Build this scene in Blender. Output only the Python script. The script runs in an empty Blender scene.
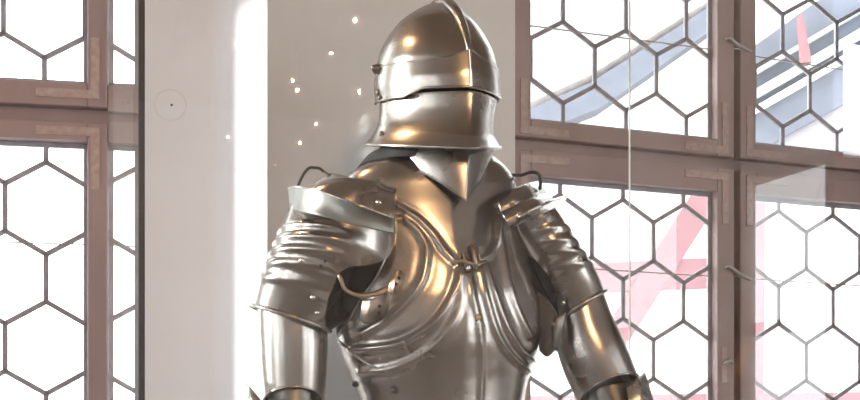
import bpy, math, random
import numpy as np
from mathutils import Vector, Matrix
from mathutils.bvhtree import BVHTree

random.seed(4)
SC = bpy.context.scene
COL = SC.collection
F, CX, HY, ZC = 1200.0, 430.0, 440.0, 1.45      # focal length in pixels, principal column, eye-level row, eye height


def W(px, py, Y):
    return Vector(((px - CX) / F * Y, Y, ZC + (HY - py) / F * Y))


def proj(v):
    return np.stack([CX + F * v[:, 0] / v[:, 1], HY - F * (v[:, 2] - ZC) / v[:, 1]], 1)


# ------------------------------------------------------------------ materials
def mat(name, color, rough=0.6, metal=0.0, noise=0.0, nscale=8.0, bump=0.0, bscale=60.0, stretch=(1, 1, 1),
        rough_var=0.0, spec=0.5, trans=None, color2=None):
    m = bpy.data.materials.new(name)
    m.use_nodes = True
    nt = m.node_tree
    b = nt.nodes['Principled BSDF']
    b.inputs['Base Color'].default_value = (*color, 1)
    b.inputs['Roughness'].default_value = rough
    b.inputs['Metallic'].default_value = metal
    b.inputs['Specular IOR Level'].default_value = spec
    tc = nt.nodes.new('ShaderNodeTexCoord')
    mp = nt.nodes.new('ShaderNodeMapping')
    mp.inputs['Scale'].default_value = stretch
    nt.links.new(tc.outputs['Object'], mp.inputs['Vector'])
    if noise > 0 or color2:
        n = nt.nodes.new('ShaderNodeTexNoise')
        n.inputs['Scale'].default_value = nscale
        n.inputs['Detail'].default_value = 6
        nt.links.new(mp.outputs['Vector'], n.inputs['Vector'])
        r = nt.nodes.new('ShaderNodeValToRGB')
        r.color_ramp.elements[0].position = 0.3
        r.color_ramp.elements[1].position = 0.7
        c2 = color2 or tuple(c * (1 - noise) for c in color)
        r.color_ramp.elements[0].color = (*c2, 1)
        r.color_ramp.elements[1].color = (*color, 1)
        nt.links.new(n.outputs['Fac'], r.inputs['Fac'])
        nt.links.new(r.outputs['Color'], b.inputs['Base Color'])
    if rough_var > 0:
        n2 = nt.nodes.new('ShaderNodeTexNoise')
        n2.inputs['Scale'].default_value = nscale * 2.3
        n2.inputs['Detail'].default_value = 5
        nt.links.new(mp.outputs['Vector'], n2.inputs['Vector'])
        mr = nt.nodes.new('ShaderNodeMapRange')
        mr.inputs['From Min'].default_value = 0.3
        mr.inputs['From Max'].default_value = 0.7
        mr.inputs['To Min'].default_value = max(0.02, rough - rough_var)
        mr.inputs['To Max'].default_value = rough + rough_var
        nt.links.new(n2.outputs['Fac'], mr.inputs['Value'])
        nt.links.new(mr.outputs['Result'], b.inputs['Roughness'])
    if bump > 0:
        n3 = nt.nodes.new('ShaderNodeTexNoise')
        n3.inputs['Scale'].default_value = bscale
        n3.inputs['Detail'].default_value = 4
        nt.links.new(mp.outputs['Vector'], n3.inputs['Vector'])
        bp = nt.nodes.new('ShaderNodeBump')
        bp.inputs['Strength'].default_value = bump
        bp.inputs['Distance'].default_value = 0.01
        nt.links.new(n3.outputs['Fac'], bp.inputs['Height'])
        nt.links.new(bp.outputs['Normal'], b.inputs['Normal'])
    return m


def glass_mat(name, tint, refl=1.0, ior=1.45, graze=1.0):
    """thin architectural glass: clear transmission plus Fresnel reflection"""
    m = bpy.data.materials.new(name)
    m.use_nodes = True
    nt = m.node_tree
    nt.nodes.remove(nt.nodes['Principled BSDF'])
    out = nt.nodes['Material Output']
    tr = nt.nodes.new('ShaderNodeBsdfTransparent')
    tr.inputs['Color'].default_value = (*tint, 1)
    gl = nt.nodes.new('ShaderNodeBsdfGlossy')
    gl.inputs['Roughness'].default_value = 0.0
    gl.inputs['Color'].default_value = (refl, refl, refl, 1)
    f0 = ((ior - 1) / (ior + 1)) ** 2
    ge = nt.nodes.new('ShaderNodeNewGeometry')      # Schlick reflectance, the same from both sides of the pane
    dp = nt.nodes.new('ShaderNodeVectorMath')
    dp.operation = 'DOT_PRODUCT'
    nt.links.new(ge.outputs['Normal'], dp.inputs[0])
    nt.links.new(ge.outputs['Incoming'], dp.inputs[1])

    def mth(op, a, b=None):
        q = nt.nodes.new('ShaderNodeMath')
        q.operation = op
        for i_, x in enumerate((a, b)):
            if x is None:
                continue
            if isinstance(x, (int, float)):
                q.inputs[i_].default_value = x
            else:
                nt.links.new(x, q.inputs[i_])
        return q.outputs[0]
    c_ = mth('SUBTRACT', 1.0, mth('ABSOLUTE', dp.outputs['Value']))
    fac = mth('ADD', mth('MULTIPLY', mth('POWER', c_, 5.0), graze - f0), f0)
    mx = nt.nodes.new('ShaderNodeMixShader')
    nt.links.new(fac, mx.inputs['Fac'])
    nt.links.new(tr.outputs['BSDF'], mx.inputs[1])
    nt.links.new(gl.outputs['BSDF'], mx.inputs[2])
    nt.links.new(mx.outputs['Shader'], out.inputs['Surface'])
    return m


def emit_mat(name, color, s):
    m = bpy.data.materials.new(name)
    m.use_nodes = True
    nt = m.node_tree
    nt.nodes.remove(nt.nodes['Principled BSDF'])
    e = nt.nodes.new('ShaderNodeEmission')
    e.inputs['Color'].default_value = (*color, 1)
    e.inputs['Strength'].default_value = s
    nt.links.new(e.outputs['Emission'], nt.nodes['Material Output'].inputs['Surface'])
    return m


def paper_mat(name):
    m = bpy.data.materials.new(name)
    m.use_nodes = True
    nt = m.node_tree
    nt.nodes.remove(nt.nodes['Principled BSDF'])
    d = nt.nodes.new('ShaderNodeBsdfDiffuse')
    d.inputs['Color'].default_value = (.9, .9, .9, 1)
    t = nt.nodes.new('ShaderNodeBsdfTranslucent')
    t.inputs['Color'].default_value = (.9, .9, .9, 1)
    mx = nt.nodes.new('ShaderNodeMixShader')
    mx.inputs['Fac'].default_value = 0.85
    nt.links.new(d.outputs[0], mx.inputs[1])
    nt.links.new(t.outputs[0], mx.inputs[2])
    nt.links.new(mx.outputs[0], nt.nodes['Material Output'].inputs['Surface'])
    return m


M = {}
M['steel'] = mat('steel', (.40, .365, .342), .25, 1, color2=(.345, .308, .285), nscale=5, rough_var=.03)
M['steel_bright'] = mat('steel_bright', (.55, .535, .52), .25, 1, color2=(.6, .57, .54), nscale=12, rough_var=.06, bump=0)
M['steel_dull'] = mat('steel_dull', (.25, .245, .225), .42, 1, color2=(.21, .205, .19), nscale=7, rough_var=.04)
M['steel_dark'] = mat('steel_dark', (.20, .18, .165), .38, 1, color2=(.13, .12, .11), nscale=12, rough_var=.08)
M['iron_wire'] = mat('iron_wire', (.10, .09, .085), .45, .8)
M['brass'] = mat('brass', (.62, .45, .22), .3, 1, color2=(.45, .31, .15), nscale=30)
M['bronze'] = mat('bronze', (.42, .31, .23), .34, 1, color2=(.32, .22, .15), nscale=40, bump=.1, bscale=120)
M['bronze_dark'] = mat('bronze_dark', (.22, .17, .14), .4, 1, color2=(.13, .1, .08), nscale=40, bump=.1, bscale=120)
M['cloth'] = mat('arming_cloth', (.022, .02, .02), .9, 0, noise=.4, nscale=40, bump=.2, bscale=200)
M['leather'] = mat('leather', (.05, .035, .028), .6, 0, noise=.4, nscale=25, bump=.2, bscale=90)
M['wall'] = mat('wall_paint', (.80, .775, .805), .85, 0, noise=.03, nscale=3, bump=.05, bscale=90)
M['ceiling'] = mat('ceiling_wood', (.36, .26, .19), .7, 0, noise=.25, nscale=3, stretch=(6, .6, 1))
M['floor'] = mat('floor_boards', (.34, .27, .22), .5, 0, noise=.35, nscale=3, stretch=(6, .5, 1))
M['room'] = mat('room_wall', (.68, .655, .66), .85, 0, noise=.08, nscale=2)
M['wood'] = mat('window_wood', (.385, .28, .27), .5, 0, noise=.22, nscale=6, stretch=(1, 1, .35), bump=.08, bscale=40)
M['wood_dark'] = mat('window_wood_dark', (.16, .10, .09), .6, 0, noise=.25, nscale=6)
M['bracket'] = mat('painted_iron', (.46, .37, .35), .42, .2, color2=(.38, .26, .23), nscale=60)
M['lead'] = mat('lead_came', (.36, .35, .40), .5, 0, noise=.2, nscale=50)
M['iron'] = mat('saddle_bar_iron', (.45, .42, .42), .4, .7)
M['pane'] = glass_mat('leaded_glass', (.97, .985, .98), .8)
M['case_glass'] = glass_mat('case_glass', (.985, .99, .985), 1.0, 1.42, .2)
M['seal_dark'] = mat('dark_seal', (.045, .055, .075), .4, 0)
M['seal_pale'] = mat('pale_seal', (.78, .8, .8), .35, 0)
M['plinth'] = mat('plinth_paint', (.55, .53, .5), .6, 0, noise=.04)
M['post'] = mat('stand_wood', (.35, .24, .15), .6, 0, noise=.2)
M['paper'] = paper_mat('notice_paper')
M['disc'] = mat('cover_disc_plastic', (.70, .675, .665), .5, 0)
M['plaster'] = mat('plaster', (.80, .77, .74), .9, 0, noise=.06, nscale=2)
M['timber'] = mat('red_timber', (.235, .115, .13), .8, 0, noise=.18, nscale=5)
M['lilac'] = mat('lilac_render', (.27, .25, .27), .9, 0, noise=.06, nscale=2)
M['slate'] = mat('slate', (.125, .135, .17), .7, 0, noise=.2, nscale=9)
M['tile'] = mat('roof_tile', (.46, .44, .46), .7, 0, noise=.3, nscale=6, stretch=(1, 1, 6))
M['zinc'] = mat('zinc_gutter', (.40, .45, .44), .5, .2, noise=.1)
M['ground'] = mat('courtyard_paving', (.45, .43, .41), .9, 0, noise=.2, nscale=4)
M['bulb'] = emit_mat('halogen', (1, .66, .34), 400)
M['lamp_body'] = mat('lamp_housing', (.06, .06, .06), .4, .3)


# ------------------------------------------------------------------ mesh helpers
class MB:
    """collects geometry that becomes ONE mesh object"""
    def __init__(s):
        s.v, s.f = [], []

    def add(s, vs, fs):
        o = len(s.v)
        s.v += [tuple(v) for v in vs]
        s.f += [tuple(i + o for i in f) for f in fs]

    def box(s, o, ax, ay, az):
        """corner o and three edge vectors"""
        o, ax, ay, az = map(Vector, (o, ax, ay, az))
        vs = [o, o + ax, o + ax + ay, o + ay, o + az, o + ax + az, o + ax + ay + az, o + ay + az]
        fs = [(0, 3, 2, 1), (4, 5, 6, 7), (0, 1, 5, 4), (1, 2, 6, 5), (2, 3, 7, 6), (3, 0, 4, 7)]
        if ax.cross(ay).dot(az) < 0:
            fs = [f[::-1] for f in fs]
        s.add(vs, fs)

    def tube(s, pts, r, n=10, closed=False):
        pts = [Vector(p) for p in pts]
        k = len(pts)
        rs = r if hasattr(r, '__len__') else [r] * k
        vs, fs = [], []
        up = None
        for i, p in enumerate(pts):
            a = pts[(i - 1) % k] if (closed or i > 0) else p
            b = pts[(i + 1) % k] if (closed or i < k - 1) else p
            t = (b - a).normalized()
            if up is None:
                up = Vector((0, 0, 1)) if abs(t.z) < .9 else Vector((1, 0, 0))
            up = (up - t * up.dot(t)).normalized()
            q = t.cross(up)
            for j in range(n):
                an = 2 * math.pi * j / n
                vs.append(p + (up * math.cos(an) + q * math.sin(an)) * rs[i])
        for i in range(k if closed else k - 1):
            for j in range(n):
                a, b = i * n + j, i * n + (j + 1) % n
                c, d = ((i + 1) % k) * n + (j + 1) % n, ((i + 1) % k) * n + j
                fs.append((a, b, c, d))
        if not closed:
            fs.append(tuple(range(n))[::-1])
            fs.append(tuple((k - 1) * n + j for j in range(n)))
        s.add(vs, fs)

    def dome(s, p, nrm, r, h, n=14, m=5, base=0.0015):
        """a rivet head: dome of radius r, height h on the surface point p"""
        nrm = Vector(nrm).normalized()
        a = nrm.orthogonal().normalized()
        b = nrm.cross(a)
        p = Vector(p) - nrm * base
        vs, fs = [], []
        for i in range(m):
            t = math.pi / 2 * i / m
            for j in range(n):
                an = 2 * math.pi * j / n
                vs.append(p + (a * math.cos(an) + b * math.sin(an)) * r * math.cos(t) + nrm * (h + base) * math.sin(t))
        vs.append(p + nrm * (h + base))
        for i in range(m - 1):
            for j in range(n):
                fs.append((i * n + j, i * n + (j + 1) % n, (i + 1) * n + (j + 1) % n, (i + 1) * n + j))
        for j in range(n):
            fs.append(((m - 1) * n + j, (m - 1) * n + (j + 1) % n, m * n))
        fs.append(tuple(range(n))[::-1])
        s.add(vs, fs)

    def prism(s, poly, z0, z1):
        n = len(poly)
        vs = [(x, y, z0) for x, y in poly] + [(x, y, z1) for x, y in poly]
        fs = [(i, (i + 1) % n, n + (i + 1) % n, n + i) for i in range(n)]
        fs += [tuple(range(n))[::-1], tuple(range(n, 2 * n))]
        s.add(vs, fs)

    def build(s, name, material, parent=None, smooth=False, bevel=0.0, solid=0.0, sharp=None, recalc=False):
        me = bpy.data.meshes.new(name)
        me.from_pydata(s.v, [], s.f)
        if recalc:
            import bmesh
            bm = bmesh.new()
            bm.from_mesh(me)
            bmesh.ops.recalc_face_normals(bm, faces=bm.faces)
            bm.to_mesh(me)
            bm.free()
        me.materials.append(material)
        o = bpy.data.objects.new(name, me)
        COL.objects.link(o)
        if parent is not None:
            o.parent = parent
            top = parent
            while top.parent:
                top = top.parent
            me.transform(top.matrix_basis.inverted())
        if smooth:
            me.polygons.foreach_set('use_smooth', [True] * len(me.polygons))
            if sharp:
                me.set_sharp_from_angle(angle=math.radians(sharp))
        if solid:
            md = o.modifiers.new('solid', 'SOLIDIFY')
            md.thickness = solid
            md.offset = -1
        if bevel:
            md = o.modifiers.new('bevel', 'BEVEL')
            md.width = bevel
            md.segments = 2
            md.limit_method = 'ANGLE'
        me.update()
        return o


def tag(o, label=None, cat=None, group=None, kind=None):
    if label: o['label'] = label
    if cat: o['category'] = cat
    if group: o['group'] = group
    if kind: o['kind'] = kind
    return o


def empty(name, loc, rz=0.0):
    o = bpy.data.objects.new(name, None)
    o.empty_display_size = .1
    o.location = loc
    o.rotation_euler = (0, 0, rz)
    o.matrix_basis = Matrix.Translation(Vector(loc)) @ Matrix.Rotation(rz, 4, 'Z')
    COL.objects.link(o)
    return o


def struct(name, mb, m, parent=None, **k):
    o = mb.build(name, m, parent, **k)
    if parent is None:
        o['kind'] = 'structure'
    return o


# ------------------------------------------------------------------ lofted plates (armour)
def shape_pts(n, ab, e=2.0, ridge=0.0, rw=.5, back=1.0, t0=0.0, t1=2 * math.pi):
    t = np.linspace(t0, t1, n, endpoint=(t1 - t0) < 6.28)
    c, s = np.cos(t), np.sin(t)
    u = np.sign(c) * np.abs(c) ** (2 / e)
    v = ab * np.sign(s) * np.abs(s) ** (2 / e)
    v = np.where(s < 0, v * back, v)
    v = v + np.where(s > 0, ridge * np.clip(1 - np.abs(u) / rw, 0, 1) ** 1.4, 0)
    return u, v, t


def fit_ring(L, R, Yc, yaw, sh, ty=0.0):
    """closed ring whose outline left/right extremes lie on the sight lines of L and R; world coordinates"""
    n, ab, e, ridge, rw, back = sh
    u, v, t = shape_pts(n, ab, e, ridge, rw, back)
    wx = u * math.cos(yaw) + v * math.sin(yaw)
    wy = u * math.sin(yaw) - v * math.cos(yaw)
    s = (R[0] - L[0]) / 2 / F * Yc
    X0 = ((L[0] + R[0]) / 2 - CX) / F * Yc
    for _ in range(12):
        px = CX + F * (X0 + s * wx) / (Yc + s * wy)
        lo, hi = px.min(), px.max()
        s *= (R[0] - L[0]) / (hi - lo)
        X0 += ((L[0] + R[0]) / 2 - (lo + hi) / 2) / F * Yc
    px = CX + F * (X0 + s * wx) / (Yc + s * wy)
    il, ir = px.argmin(), px.argmax()
    YL, YR = Yc + s * wy[il], Yc + s * wy[ir]
    zl = ZC + (HY - L[1]) / F * YL
    zr = ZC + (HY - R[1]) / F * YR
    xl, xr = s * wx[il], s * wx[ir]
    # plane z = z0 + tx*dx + ty*dy through both extremes
    tx = ((zr - ty * (YR - Yc)) - (zl - ty * (YL - Yc))) / (xr - xl)
    z0 = zl - ty * (YL - Yc) - tx * xl
    z = z0 + tx * s * wx + ty * s * wy
    return np.stack([X0 + s * wx, Yc + s * wy, z], 1), t


def catmull(keys, m):
    """smooth interpolation of rows of numbers (monotone-limited Catmull-Rom)"""
    K = np.array(keys, float)
    k = len(K)
    d = np.diff(K, axis=0)
    mm = np.zeros_like(K)
    mm[0], mm[-1] = d[0], d[-1]
    for i in range(1, k - 1):
        same = d[i - 1] * d[i] > 0
        den = d[i - 1] + d[i]
        mm[i] = np.where(same, 2 * d[i - 1] * d[i] / np.where(den == 0, 1, den), 0)
    out = []
    for x in np.linspace(0, k - 1, m):
        i = min(int(x), k - 2)
        f = x - i
        h00, h10, h01, h11 = 2 * f ** 3 - 3 * f ** 2 + 1, f ** 3 - 2 * f ** 2 + f, -2 * f ** 3 + 3 * f ** 2, f ** 3 - f ** 2
        out.append(h00 * K[i] + h10 * mm[i] + h01 * K[i + 1] + h11 * mm[i + 1])
    return np.array(out)


def loft(keys, m, n, yaw, e=2.0, rw=.5, back=1.0, vee=0.0, wave=None):
    """keys: rows (xl, yl, xr, yr, Yc, ab, ty, ridge[, vee]); returns grid of world points (m, n, 3)"""
    rows = catmull(keys, m)
    G = []
    for r in rows:
        pts, t = fit_ring((r[0], r[1]), (r[2], r[3]), r[4], yaw, (n, r[5], e, r[7], rw, back), r[6])
        if len(r) > 8:
            s = np.sin(t)
            c = np.cos(t)
            pts[:, 2] -= np.where(s > 0, r[8] * np.clip(1 - np.abs(c) / .95, 0, 1), 0)
        G.append(pts)
    return np.array(G)


def grid_normals(G, closed=True):
    if closed:
        du = np.roll(G, -1, 1) - np.roll(G, 1, 1)
    else:
        du = np.gradient(G, axis=1)
    dv = np.gradient(G, axis=0)
    N = np.cross(dv, du)
    N /= np.linalg.norm(N, axis=2, keepdims=True) + 1e-12
    c = G.mean(axis=1, keepdims=True)
    sgn = np.sign(((G - c) * N).sum(2).mean())
    return N * (sgn if sgn else 1)


def seg_dist(P, line):
    """distance of 2D points P to a polyline, in pixels"""
    best = np.full(len(P), 1e9)
    L = np.array(line, float)
    for a, b in zip(L[:-1], L[1:]):
        ab = b - a
        t = np.clip(((P - a) @ ab) / (ab @ ab), 0, 1)
        q = a + t[:, None] * ab
        best = np.minimum(best, np.hypot(*(P - q).T))
    return best


def spline2(pts, m=40):
    return catmull(pts, m)


def inside(P, poly):
    x, y = P[:, 0], P[:, 1]
    c = np.zeros(len(P), bool)
    n = len(poly)
    j = n - 1
    for i in range(n):
        xi, yi = poly[i]
        xj, yj = poly[j]
        cond = ((yi > y) != (yj > y)) & (x < (xj - xi) * (y - yi) / (yj - yi + 1e-12) + xi)
        c ^= cond
        j = i
    return c


def grid_mb(G, closed=True, cut=None, front=True, cap_top=False, keep=None):
    """mesh from a grid of points; faces whose centre (as it faces the viewer) lies in polygon cut are left open"""
    m, n = G.shape[:2]
    V = G.reshape(-1, 3)
    mb = MB()
    fs = []
    nn = n if closed else n - 1
    for i in range(m - 1):
        for j in range(nn):
            a, b = i * n + j, i * n + (j + 1) % n
            fs.append((a, b, b + n, a + n))
    fs = np.array(fs)
    if cut is not None or keep is not None:
        N = grid_normals(G, closed).reshape(-1, 3)
        cen = V[fs].mean(1)
        fn = N[fs].mean(1)
        facing = (fn * (cen - np.array([0, 0, ZC]))).sum(1) < 0
        P = proj(cen)
        if cut is not None:
            bad = inside(P, cut) & facing
            fs = fs[~bad]
        else:
            ok = inside(P, keep) & facing
            fs = fs[ok]
    c = V.mean(0)
    f0 = fs[len(fs) // 2]
    # orientation: outward
    q = V[fs]
    nr = np.cross(q[:, 1] - q[:, 0], q[:, 3] - q[:, 0])
    ring_c = G.mean(1)
    out = q.mean(1) - ring_c[np.minimum(fs[:, 0] // n, m - 1)]
    if (nr * out).sum() < 0:
        fs = fs[:, ::-1]
    faces = [tuple(f) for f in fs]
    if cap_top:
        faces.append(tuple(range(n)) if (nr * out).sum() < 0 else tuple(range(n))[::-1])
    used = sorted(set(i for f in faces for i in f))
    mp = {o: k for k, o in enumerate(used)}
    mb.add([V[i] for i in used], [tuple(mp[i] for i in f) for f in faces])
    return mb


def bvh(mbs):
    vs, fs = [], []
    for mb in mbs:
        o = len(vs)
        vs += [Vector(v) for v in mb.v]
        fs += [tuple(i + o for i in f) for f in mb.f]
    return BVHTree.FromPolygons(vs, fs)


def hit(tree, px, py):
    o = Vector((0, 0, ZC))
    d = (W(px, py, 1.0) - o).normalized()
    p, nrm, idx, dist = tree.ray_cast(o, d)
    if p is None:
        return None, None
    if nrm.dot(d) > 0:
        nrm = -nrm
    return p, nrm


def patch(top, bot, nu=40, nv=14, bulge=0.0, bdir=(0, -1, 0), power=1.0, lip=0.0):
    """curved plate between two 3D polylines given as (px, py, Y) rows"""
    T = catmull([tuple(W(*p)) for p in top], nu)
    B = catmull([tuple(W(*p)) for p in bot], nu)
    G = np.zeros((nv, nu, 3))
    bd = np.array(bdir, float)
    for i in range(nv):
        f = i / (nv - 1)
        G[i] = T * (1 - f) + B * f + bd * bulge * (math.sin(math.pi * f) ** power)
    mb = MB()
    V = G.reshape(-1, 3)
    fs = []
    for i in range(nv - 1):
        for j in range(nu - 1):
            a = i * nu + j
            fs.append((a, a + nu, a + nu + 1, a + 1))
    mb.add(V, fs)
    return mb, G


# ------------------------------------------------------------------ the room
LY0, LTH = 2.985, math.radians(10.3)     # left window wall: depth at column 140, turn
RY0, RTH = 3.34, math.radians(21.0)      # right window wall: depth at column 515, turn


REB = .014                               # the leaded panes lie this far behind the wall line


class Plane:
    """a wall frame: u along the wall, n outwards, z up"""
    def __init__(s, px, Y, th):
        s.p0 = Vector(((px - CX) / F * Y, Y, 0))
        s.a = Vector((math.cos(th), math.sin(th), 0))
        s.o = Vector((-math.sin(th), math.cos(th), 0))

    def u(s, px, n=0.0):
        d = Vector(((px - CX) / F, 1, 0))
        q = s.p0 + s.o * n
        # t*d = q + a*u
        det = d.x * -s.a.y - d.y * -s.a.x
        t = (q.x * -s.a.y - q.y * -s.a.x) / det
        return (d * t - q).dot(s.a), t

    def uz(s, px, py, n=0.0):
        u, t = s.u(px, n)
        return u, ZC + (HY - py) / F * t

    def P(s, u, n, z):
        v = s.p0 + s.a * u + s.o * n
        return Vector((v.x, v.y, z))


LP = Plane(140, LY0, LTH)
RP = Plane(515, RY0, RTH)
TOPZ = 3.55


def wbox(mb, pl, u0, u1, n0, n1, z0, z1):
    mb.box(pl.P(u0, n0, z0), pl.a * (u1 - u0), pl.o * (n1 - n0), Vector((0, 0, z1 - z0)))


def wframe(mb, pl, u0, u1, z0, z1, wl, wr, wb, wt, n0, n1):
    wbox(mb, pl, u0, u0 + wl, n0, n1, z0, z1)
    wbox(mb, pl, u1 - wr, u1, n0, n1, z0, z1)
    wbox(mb, pl, u0 + wl, u1 - wr, n0, n1, z0, z0 + wb)
    wbox(mb, pl, u0 + wl, u1 - wr, n0, n1, z1 - wt, z1)


def clip_seg(p, q, x0, x1, y0, y1):
    t0, t1 = 0.0, 1.0
    dx, dy = q[0] - p[0], q[1] - p[1]
    for d, a, b in ((dx, x0 - p[0], x1 - p[0]), (dy, y0 - p[1], y1 - p[1])):
        if abs(d) < 1e-9:
            if a > 0 or b < 0:
                return None
            continue
        ta, tb = a / d, b / d
        if ta > tb:
            ta, tb = tb, ta
        t0, t1 = max(t0, ta), min(t1, tb)
    if t1 - t0 < 1e-3:
        return None
    return (p[0] + dx * t0, p[1] + dy * t0), (p[0] + dx * t1, p[1] + dy * t1)


def hex_lattice(pl, u0, u1, z0, z1, ou, oz, w, side, rise, n, cw=.0125, cd=.007):
    """lead cames: pointed-top hexagons w wide; (ou, oz) is the top of one upright came"""
    mb = MB()
    pitch = side + rise
    ki = int((u1 - u0) / w) + 3
    kj = int((z1 - z0) / pitch) + 4
    ic = int(round(((u0 + u1) / 2 - ou) / w))
    jc = int(round(((z0 + z1) / 2 - oz) / pitch))
    for j in range(jc - kj, jc + kj + 1):
        off = .5 * w if j % 2 else 0
        for i in range(ic - ki, ic + ki + 1):
            x, z = ou + i * w + off, oz + j * pitch
            for p, q in (((x, z), (x, z - side)), ((x, z), (x - w / 2, z + rise)), ((x, z), (x + w / 2, z + rise))):
                c = clip_seg(p, q, u0, u1, z0, z1)
                if not c:
                    continue
                (ax, az), (bx, bz) = c
                a, b = pl.P(ax, n, az), pl.P(bx, n, bz)
                d = (b - a)
                side_v = pl.o.cross(d).normalized() * cw
                ext = d.normalized() * cw * .28
                mb.box(a - side_v / 2 - ext - pl.o * cd / 2, d + ext * 2, side_v, pl.o * cd)
    for uu in (u0, u1 - cw):
        wbox(mb, pl, uu, uu + cw, n - cd / 2, n + cd / 2, z0, z1)
    for zz in (z0, z1 - cw):
        wbox(mb, pl, u0, u1, n - cd / 2, n + cd / 2, zz, zz + cw)
    return mb


def bracket_mb(pl, u, z, su, sz, length=.1, wd=.021):
    """flat L-shaped corner iron with its corner at (u, z), legs running su / sz"""
    mb = MB()
    a = (u, u + su * length) if su > 0 else (u + su * length, u)
    b = (u, u + su * wd) if su > 0 else (u + su * wd, u)
    c = (z, z + sz * wd) if sz > 0 else (z + sz * wd, z)
    d = (z + wd, z + sz * length) if sz > 0 else (z + sz * length, z - wd)
    wbox(mb, pl, a[0], a[1], -.0235, -.019, c[0], c[1])
    wbox(mb, pl, b[0], b[1], -.0235, -.019, d[0], d[1])
    return mb


def sash(win, pl, ug0, ug1, zg0, zg1, sl, sr, sb, st, lat, rebate=REB):
    """one casement: rails around the glass opening ug0..ug1 x zg0..zg1"""
    fr = MB()
    wframe(fr, pl, ug0 - sl, ug1 + sr, zg0 - sb, zg1 + st, sl, sr, sb, st, -.02, .026)
    f = fr.build('sash', M['wood'], win, bevel=.003)
    ou, oz, w, side, rise = lat
    hex_lattice(pl, ug0, ug1, zg0, zg1, ou, oz, w, side, rise, rebate).build('lead_lattice', M['lead'], f)
    g = MB()
    wbox(g, pl, ug0, ug1, rebate - .0015, rebate + .0015, zg0, zg1)
    g.build('leaded_glass', M['pane'], f)
    return f


# ---- right window (window_1)
def u_r(px, n=-.02): return RP.u(px, n)[0]
def z_r(px, py, n=-.02): return RP.uz(px, py, n)[1]


window_r = empty('window_1', RP.P(0, 0, .85))
window_r['kind'] = 'structure'
ug0, ug1 = u_r(531), u_r(717.5)
mu0, mu1 = u_r(718.5), u_r(756)
uh0, uh1 = mu1, mu1 + (ug1 - ug0)
zu = z_r(531, 119)
zu = (z_r(531, 118.5) + z_r(712, 138.8) + z_r(840, 153)) / 3
zl = (z_r(540, 174.5) + z_r(712, 190) + z_r(840, 203)) / 3
zm = (z_r(531, 145) + z_r(735, 163) + z_r(850, 172.5)) / 3
zbot, ztop = .95, 3.3
# lattice fitted on the lower left light
hu0, hz0 = RP.uz(653.3, 222.5, REB)
hu1, _ = RP.uz(712.5, 222.5, REB)
hw = hu1 - hu0
_, hzb = RP.uz(652.3, 340, REB)
pitch2 = hz0 - hzb
_, hzs = RP.uz(652.5, 261, REB)
side = hz0 - hzs
rise = pitch2 / 2 - side
lat_ll = (hu0, hz0, hw, side, rise)
hu2, hz2 = RP.uz(805.8, 232.5, REB)
lat_lr = (hu2, hz2, hw, side, rise)
hu3, hz3 = RP.uz(594.5, 47, REB)
lat_ul = (hu3, hz3, hw, side, rise)
hu4, hz4 = RP.uz(782.3, 14.5, REB)
lat_ur = (hu4, hz4, hw, side, rise)
gap, gapz = .011, .017
mc = (mu0 + mu1) / 2
fr = MB()
uL, uR = u_r(513.5), uh1 + .06
wbox(fr, RP, uL - .05, uL + .035, .012, .1, zbot - .12, ztop + .12)
wbox(fr, RP, uR - .035, uR + .05, .012, .1, zbot - .12, ztop + .12)
wbox(fr, RP, mc - .04, mc + .04, .012, .045, zbot - .12, ztop + .12)
wbox(fr, RP, uL, uR, .012, .1, zm - .05, zm + .05)
wbox(fr, RP, uL, uR, .012, .1, zbot - .12, zbot - .02)
wbox(fr, RP, uL, uR, .012, .1, ztop + .02, ztop + .12)
fr.build('window_frame', M['wood'], window_r, bevel=.003)
for (a, b, sl, sr, latu, latl) in ((ug0, ug1, ug0 - uL, mc - gap - ug1, lat_ul, lat_ll), (uh0, uh1, uh0 - mc - gap, .055, lat_ur, lat_lr)):
    su = sash(window_r, RP, a, b, zu, ztop, sl, sr, zu - zm - gapz, .06, latu)
    sd = sash(window_r, RP, a, b, zbot, zl, sl, sr, .06, zm - gapz - zl, latl)
    for (uu, s_) in ((a - sl * .62, 1), (b + sr * .62, -1)):
        bracket_mb(RP, uu, zu - (zu - zm) * .62, s_, 1, .15).build('corner_bracket', M['bracket'], su)
        bracket_mb(RP, uu, zl + (zm - zl) * .62, s_, -1, .15).build('corner_bracket', M['bracket'], sd)
for (pl, win, pts) in ((RP, window_r, [(505, 19), (719, 47.5), (756, 53.5), (930, 80)]), (RP, window_r, [(505, 262), (719, 275.5), (752, 277.5), (930, 289)])):
    t = MB()
    zs = [pl.uz(px, py, -.012) for px, py in pts]
    n_ = .012
    line = [pl.P(max(zs[0][0], uL + .02), n_, zs[0][1]), pl.P(zs[1][0], n_, zs[1][1]), pl.P(mc, -.026, (zs[1][1] + zs[2][1]) / 2), pl.P(zs[2][0], n_, zs[2][1]), pl.P(uh1, n_, zs[3][1])]
    t.tube(line, .0022, 8)
    t.build('saddle_bar', M['iron'], window_r, smooth=True)
for (px, py) in ((736, 44), (736, 272)):       # turn-buckles on the mullion
    t = MB()
    pts = [RP.P(*(RP.uz(px + a, py + b, -.03)[0], n, RP.uz(px + a, py + b, -.03)[1])) for a, b, n in
           ((-11, -4.5, -.032), (-8, -6, -.036), (-4, -3.5, -.034), (0, 0, -.032), (6, 3, -.03), (12, 6, -.028), (17, 7, -.024))]
    t.tube(pts, [.004, .0048, .005, .0065, .0062, .005, .0035], 10)
    t.build('turn_buckle', M['iron'], window_r, smooth=True)
t = MB()
wbox(t, RP, u_r(721.5), u_r(726.5), -.0225, -.018, z_r(724, 382), z_r(724, 347))
lk = t.build('latch_plate', M['bracket'], window_r, bevel=.001)
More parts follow.
